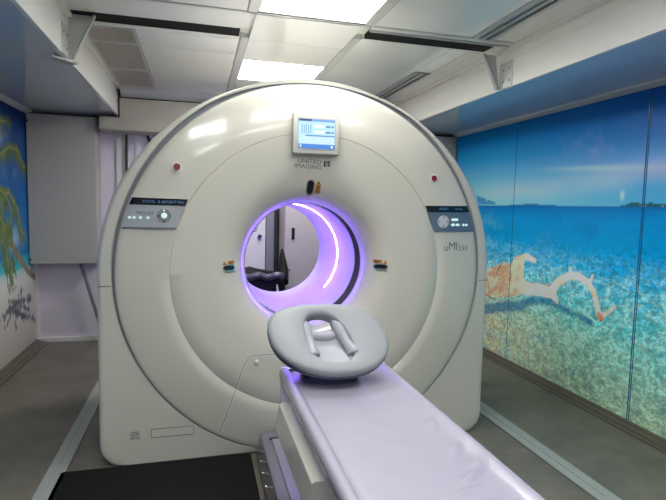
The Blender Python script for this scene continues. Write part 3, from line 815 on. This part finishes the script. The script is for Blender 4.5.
sc_bezel = onscr('screen_surround', -.108, .108, -.088, .084, mat('screen_surround', (170, 172, 176), .3), .0006, dm)
scn = onscr('screen', -.103, .103, -.083, .079, em('screen_pale_blue', (176, 216, 246), 1.0), .0014, dm)
onscr('screen_header', -.103, .103, .066, .079, em('screen_header_blue', (120, 176, 236)), .0022, scn)
onscr('screen_title', -.100, -.030, .067, .078, em('screen_title_navy', (34, 76, 140), .5), .0030, scn)
onscr('screen_footer', -.103, .103, -.083, -.058, em('screen_footer_blue', (70, 140, 226)), .0022, scn)
onscr('screen_divider', -.065, .103, -.015, -.008, em('screen_divider_blue', (96, 150, 220)), .0022, scn)
onscr('screen_lower_pane', -.100, .100, -.055, -.018, em('screen_pane_pale', (196, 228, 244), .9), .0020, scn)
for z in (.034, .002):
    onscr('screen_field', -.012, .042, z, z+.014, em('screen_field_white', (236, 242, 250), .9), .0024, scn)
    onscr('screen_value', .052, .078, z+.001, z+.012, em('screen_value_blue', (110, 160, 210), .6), .0024, scn)
    onscr('screen_value', .084, .096, z+.001, z+.012, em('screen_value_blue2', (110, 160, 210), .6), .0024, scn)
for k in range(5):
    onscr('screen_figure', -.085+.012*k, -.081+.012*k, .0, .05-.006*(k % 2), em('screen_figure_blue', (120, 176, 222), .7), .0024, scn)
onscr('screen_icon', -.094, -.088, -.076, -.062, em('screen_icon_white', (240, 246, 255), .9), .0030, scn)
onscr('screen_icon', .082, .092, -.077, -.064, em('screen_icon_white2', (240, 246, 255), .9), .0030, scn)

# service cover lines, speaker, label plate
def line_on(pts, w=.0035, m=None, name='panel_line', par=None):
    bm = bmesh.new(); loops = []
    P = []
    for a, b in zip(pts[:-1], pts[1:]):
        n = max(2, int(math.hypot(b[0]-a[0], b[1]-a[1])/.03))
        for k in range(n): P.append((a[0]+(b[0]-a[0])*k/n, a[1]+(b[1]-a[1])*k/n))
    P.append(pts[-1])
    for i, p in enumerate(P):
        q0, q1 = P[max(0, i-1)], P[min(len(P)-1, i+1)]
        d = Vector((q1[0]-q0[0], q1[1]-q0[1])).normalized(); n_ = Vector((-d.y, d.x))*w/2
        a, b = (p[0]+n_.x, p[1]+n_.y), (p[0]-n_.x, p[1]-n_.y)
        loops.append([(a[0], surf_y(*a)-.0008, a[1]), (b[0], surf_y(*b)-.0008, b[1])])
    loft(bm, loops, closed=False); return obj(name, bm, m or M['seamline'], par or G)
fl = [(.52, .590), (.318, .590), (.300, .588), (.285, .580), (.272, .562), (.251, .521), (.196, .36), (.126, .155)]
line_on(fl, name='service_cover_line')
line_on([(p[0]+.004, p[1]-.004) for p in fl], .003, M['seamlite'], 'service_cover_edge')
bm = bmesh.new(); R = loft(bm, [[(x, surf_y(x, z)-o_, z) for x, z in disc_pts(.329, .548, r_)] for r_, o_ in ((.018, .0), (.012, .006), (.004, .008))], cap1=True)
obj('cover_lock', bm, M['shell'], G, smooth=True)
bm = bmesh.new()
for r_, row in enumerate((3, 4, 3, 4)):
    for c_ in range(row):
        x = -.352+.0135*c_+(0 if row == 4 else .00675)+.001*r_; z = .190-.012*r_
        tube(bm, [(x, 2.90, z), (x, 2.893, z)], .0036, 8)
obj('speaker_hole', bm, M['dark'], G)
bm = bmesh.new()
x0, x1, z0, z1 = -.247, -.018, .150, .198
for q in ((x0, x1, z1, z1+.003), (x0, x1, z0, z0+.003), (x0, x0+.003, z0, z1), (x1-.003, x1, z0, z1)):
    box(bm, q[0], q[1], 2.893, 2.90, q[2], q[3])
obj('label_plate_line', bm, M['seamline'], G)

# ------------------------------------------------------------------ patient table
T = thing('patient_table', 'long patient table with cream side cover reaching towards the bore', 'table', (.58, .9, 0))
YN = -.35
obj('table_base', prism(bmesh.new(), [(.325, .03), (.345, .150), (.36, .158), (.80, .158), (.815, .150), (.835, .03)], 1, YN, 2.83, bev=.006), M['base'], T, smooth=True, angle=30)
obj('base_rail', B(.395, .44, YN+.02, 2.70, .156, .172, bev=.004), mat('base_rail_grey', (142, 138, 152), .25, coat=.3), T)
obj('base_slot', B(.385, .46, 2.715, 2.735, .155, .163), M['black'], T)
bm = bmesh.new()
for k in range(7):
    y = 1.9+.13*k; tube(bm, [(.336, y, .06), (.326, y, .06)], .007, 8)
    obj('bolt', bm, M['chrome'], T); bm = bmesh.new()
bm.free()
obj('lift_column', B(.50, .70, .1, 1.9, .158, .44, bev=.02), M['dark'], T)
obj('table_body', prism(bmesh.new(), [(.350, .498), (.344, .485), (.352, .455), (.40, .43), (.76, .43), (.816, .455), (.824, .485), (.818, .498)], 1, YN, 2.17, bev=.004),
    mat('table_underbody', (112, 108, 126), .35, coat=.3), T, smooth=True, angle=30)
obj('table_spine', B(.412, .758, YN, 2.09, .49, .724, bev=.004), M['skirt'], T)
for xa, xb, xi in ((.340, .348, .415), (.828, .820, .755)):
    bm = bmesh.new(); loft(bm, [[(xa, 1.467, .598), (xa, 2.112, .598), (xa, 2.25, .445), (xa, 1.50, .470)], [(xb, 1.465, .606), (xb, 2.114, .606), (xb, 2.245, .44), (xb, 1.50, .465)],
        [(xi, 1.465, .606), (xi, 2.114, .606), (xi, 2.245, .44), (xi, 1.50, .465)]], cap0=True, cap1=True)
    o = obj('side_cover', bm, M['cream'], T); o['label'] = 'cream side cover'
    obj('end_block', B(min(xb, xi), max(xb, xi), 2.116, 2.15, .60, .752, bev=.004), M['skirt'], T)
obj('pallet', B(.341, .834, YN, 2.10, .722, .734, bev=.003), M['pallet'], T)

# sheet on the pallet
from mathutils import noise
def sheet():
    prof = [(.340, .716), (.338, .738), (.341, .750), (.346, .759), (.360, .760), (.368, .758), (.376, .746), (.388, .739)]
    prof += [(.385+.395*k/26, .741-.004*math.sin(PI*k/26)) for k in range(1, 26)]
    prof += [(.782, .745), (.796, .752), (.808, .754), (.818, .750), (.824, .742)]
    bm = bmesh.new(); rows = []; ny = 260
    wr = [(.66, 1.02, .5, .05, .010), (.61, .97, .3, .045, .009), (.70, 1.16, .6, .05, .008), (.57, .93, .2, .04, .008), (.74, 1.32, .9, .05, .006), (.755, 1.50, 1.0, .04, .005), (.65, 1.10, .4, .05, .006), (.76, 1.22, .9, .04, .006), (.45, .86, -.4, .06, .006)]
    for j in range(ny):
        y = YN+(2.105-YN)*j/(ny-1); row = []
        for (x, z) in prof:
            dz = 0
            if .36 < x < .81:
                dz += .0022*noise.noise(Vector((x*7, y*4, 0)))+.0012*noise.noise(Vector((x*16, y*12, 4)))
                for cx, cy, an, ln, h in wr:
                    u = (x-cx)*math.cos(an)+(y-cy)*math.sin(an); v = -(x-cx)*math.sin(an)+(y-cy)*math.cos(an)
                    dz += 1.7*h*math.exp(-(u/ln)**2-(v/.012)**2)-.5*h*math.exp(-(u/ln)**2-((v+.022)/.012)**2)
            row.append((x, y, z+dz))
        rows.append(row)
    loft(bm, rows, closed=False)
    # far end: drop over the pallet edge
    last = [v for v in bm.verts if abs(v.co.y-2.105) < 1e-5]
    last.sort(key=lambda v: v.index)
    return bm
bm = sheet()
o = obj('stretched_sheet', bm, M['sheet'], T, smooth=True, angle=80)
sol = o.modifiers.new('Solidify', 'SOLIDIFY'); sol.thickness = .002; sol.offset = 1
o['label'] = 'wrinkled white sheet over the table top'

# ------------------------------------------------------------------ head support
HS = thing('head_support', 'oval grey head support pad with cradle opening, at the table end by the bore', 'headrest', (.58, 1.95, .745))
TH = math.radians(35)
HC = Vector((.520, 1.985, .926)); YAW = math.radians(1)
def hp(u, v, w):
    """local: u across, v up along the pad, w outwards (towards the foot end / up)"""
    X = Vector((math.cos(YAW), math.sin(YAW), 0)); V = Vector((-math.sin(YAW)*math.cos(TH), math.cos(YAW)*math.cos(TH), math.sin(TH))); W = X.cross(V)
    if W.z < 0: W = -W
    return HC+X*(u*.985-.13*v)+V*v+W*w
def egg(a, b, n, k=2.3, skew=0., N_=96):
    L = []
    for i in range(N_):
        t = 2*PI*i/N_; c, s = math.cos(t), math.sin(t)
        x = a*math.copysign(abs(c)**(2/k), c); y = b*math.copysign(abs(s)**(2/k), s)
        L.append((x*(1-skew*y/b), y+.032*(x/a)**2-.010))
    return L
NP = 96
OUT = egg(.247, .184, NP, 2.35, .05)
def hole(s=1.):
    # U-shaped opening: narrow straight top, wide round bottom
    L = []
    for i in range(NP):
        t = 2*PI*i/NP; c, s_ = math.cos(t), math.sin(t)
        k = 2.6; x = math.copysign(abs(c)**(2/k), c); y = math.copysign(abs(s_)**(2/k), s_)
        w = .089+(-y)*.012
        L.append((x*w*s-.010, -.008+y*.130*s))
    return L
HO = hole()
def lerp2(a, b, t): return [(p[0]+(q[0]-p[0])*t, p[1]+(q[1]-p[1])*t) for p, q in zip(a, b)]
def L3d(P, w): return [hp(u, v, w) for u, v in P]
def scl(P, s): return [(u*s, v*s) for u, v in P]
bm = bmesh.new()
loft(bm, [L3d(hole(.985), -.04), L3d(hole(.985), -.012), L3d(hole(1.0), .000), L3d(hole(1.04), .008), L3d(hole(1.10), .011), L3d(lerp2(HO, OUT, .5), .013), L3d(lerp2(HO, OUT, .86), .011), L3d(scl(OUT, .985), .005),
          L3d(OUT, -.004), L3d(scl(OUT, .99), -.020), L3d(scl(OUT, .93), -.030), L3d(lerp2(hole(1.25), OUT, .2), -.034), L3d(hole(1.03), -.042)])
o = obj('ring_cushion', bm, M['pad'], HS, smooth=True, angle=70)
# dark under-shell
bm = bmesh.new(); loft(bm, [L3d(scl(OUT, .985), -.020), L3d(scl(OUT, .995), -.030), L3d(scl(OUT, .975), -.042), L3d(scl(OUT, .90), -.048), L3d(hole(1.25), -.050)])
obj('under_shell', bm, mat('shell_dark_blue_grey', (70, 72, 92), .3, coat=.3), HS, smooth=True, angle=70)
# support block to the pallet
bm = bmesh.new(); prism(bm, [(1.99, .748), (2.09, .748), (2.09, .88), (2.03, .86), (1.99, .80)], 0, .42, .66, bev=.008)
obj('mount', bm, M['dark'], HS)
# cradle: trough behind the opening, open at the top (towards the bore)
def trough():
    bm = bmesh.new(); rows = []
    for j in range(17):
        t = j/16
        v = -.145+.175*t; row = []
        wd = .092-.008*t
        for i in range(21):
            u = -1+2*i/20
            row.append(hp(u*wd*1.06-.010, v, -.012-.036*smoothstep(t*1.3)*(1-.55*abs(u)**2.5)-.006*(1-u*u)))
        rows.append(row)
    loft(bm, rows, closed=False)
    return bm
o = obj('cradle_pad', trough(), M['pad2'], HS, smooth=True, angle=80)
s_ = o.modifiers.new('Solidify', 'SOLIDIFY'); s_.thickness = .014; s_.offset = 0
def sausage(pts, rs, n=20):
    bm = bmesh.new(); P = [Vector(p) for p in pts]
    # rounded ends
    tube(bm, P, rs, n); return bm
def bez(pts, n=24):
    out = []
    for i in range(n):
        t = i/(n-1)*(len(pts)-1); k = min(int(t), len(pts)-2); f = t-k
        p0 = pts[max(0, k-1)]; p1 = pts[k]; p2 = pts[k+1]; p3 = pts[min(len(pts)-1, k+2)]
        out.append(tuple(.5*((2*b)+(-a+c)*f+(2*a-5*b+4*c-d)*f*f+(-a+3*b-3*c+d)*f**3) for a, b, c, d in zip(p0, p1, p2, p3)))
    return out
for s in (-1, 1):
    ctl = [(s*.068-.010, .100, -.030), (s*.074-.010, .05, -.022), (s*.078-.010, -.02, -.018), (s*.086-.010, -.085, -.012), (s*.086-.010, -.10, -.012)]
    cc = bez(ctl, 30)
    rs = [.004+.021*min(1, math.sqrt(max(0, 1-(1-min(1, i/5))**2))) if i < 6 else .025+.004*math.cos((i-6)*.36) for i in range(30)]
    for q in range(5): rs[29-q] = .004+.023*math.sqrt(1-(1-q/5)**2) if q else .004
    obj('cheek_pad', sausage([hp(*c) for c in cc], rs), M['pad2'], HS, smooth=True, angle=80)
cc = bez([(-.060, .040, -.040), (-.03, .034, -.046), (.0, .032, -.048), (.03, .034, -.046), (.052, .040, -.040)], 20)
obj('neck_roll', sausage([hp(*c) for c in cc], [.020+.004*math.sin(PI*i/19) for i in range(20)]), M['pad2'], HS, smooth=True, angle=80)

# floor mat
bm = bmesh.new(); box(bm, -.70, .30, .6, 2.892, .0, .006)
tag(obj('floor_mat', bm, M['mat']), 'black ribbed floor mat in front of the scanner, left of the table', 'mat')

# ------------------------------------------------------------------ camera
cam = bpy.data.cameras.new('camera'); co = bpy.data.objects.new('camera', cam); COL.objects.link(co)
a, b, c = (math.radians(v) for v in (14.886, 4.876, 1.311))
fw = Vector((math.sin(a)*math.cos(b), math.cos(a)*math.cos(b), -math.sin(b))); rt = Vector((math.cos(a), -math.sin(a), 0)); up = rt.cross(fw)
r2 = rt*math.cos(c)+up*math.sin(c); u2 = -rt*math.sin(c)+up*math.cos(c)
mw = Matrix((r2, u2, -fw)).transposed().to_4x4(); mw.translation = (0, 0, 1.45)
co.matrix_world = mw
cam.sensor_fit = 'HORIZONTAL'; cam.sensor_width = 36; cam.lens = 512.2/666*36; cam.clip_start = .05
S.camera = co

w = bpy.data.worlds.new('world'); S.world = w; w.use_nodes = True
w.node_tree.nodes['Background'].inputs[0].default_value = (.8, .85, .9, 1); w.node_tree.nodes['Background'].inputs[1].default_value = .3
S.view_settings.view_transform = 'Standard'; S.view_settings.look = 'None'; S.view_settings.gamma = 1; S.view_settings.use_curve_mapping = False
S.view_settings.exposure = 0.52
S.cycles.max_bounces = 12; S.cycles.diffuse_bounces = 7; S.cycles.glossy_bounces = 5
S.cycles.use_denoising = True
S.cycles.sample_clamp_indirect = 6
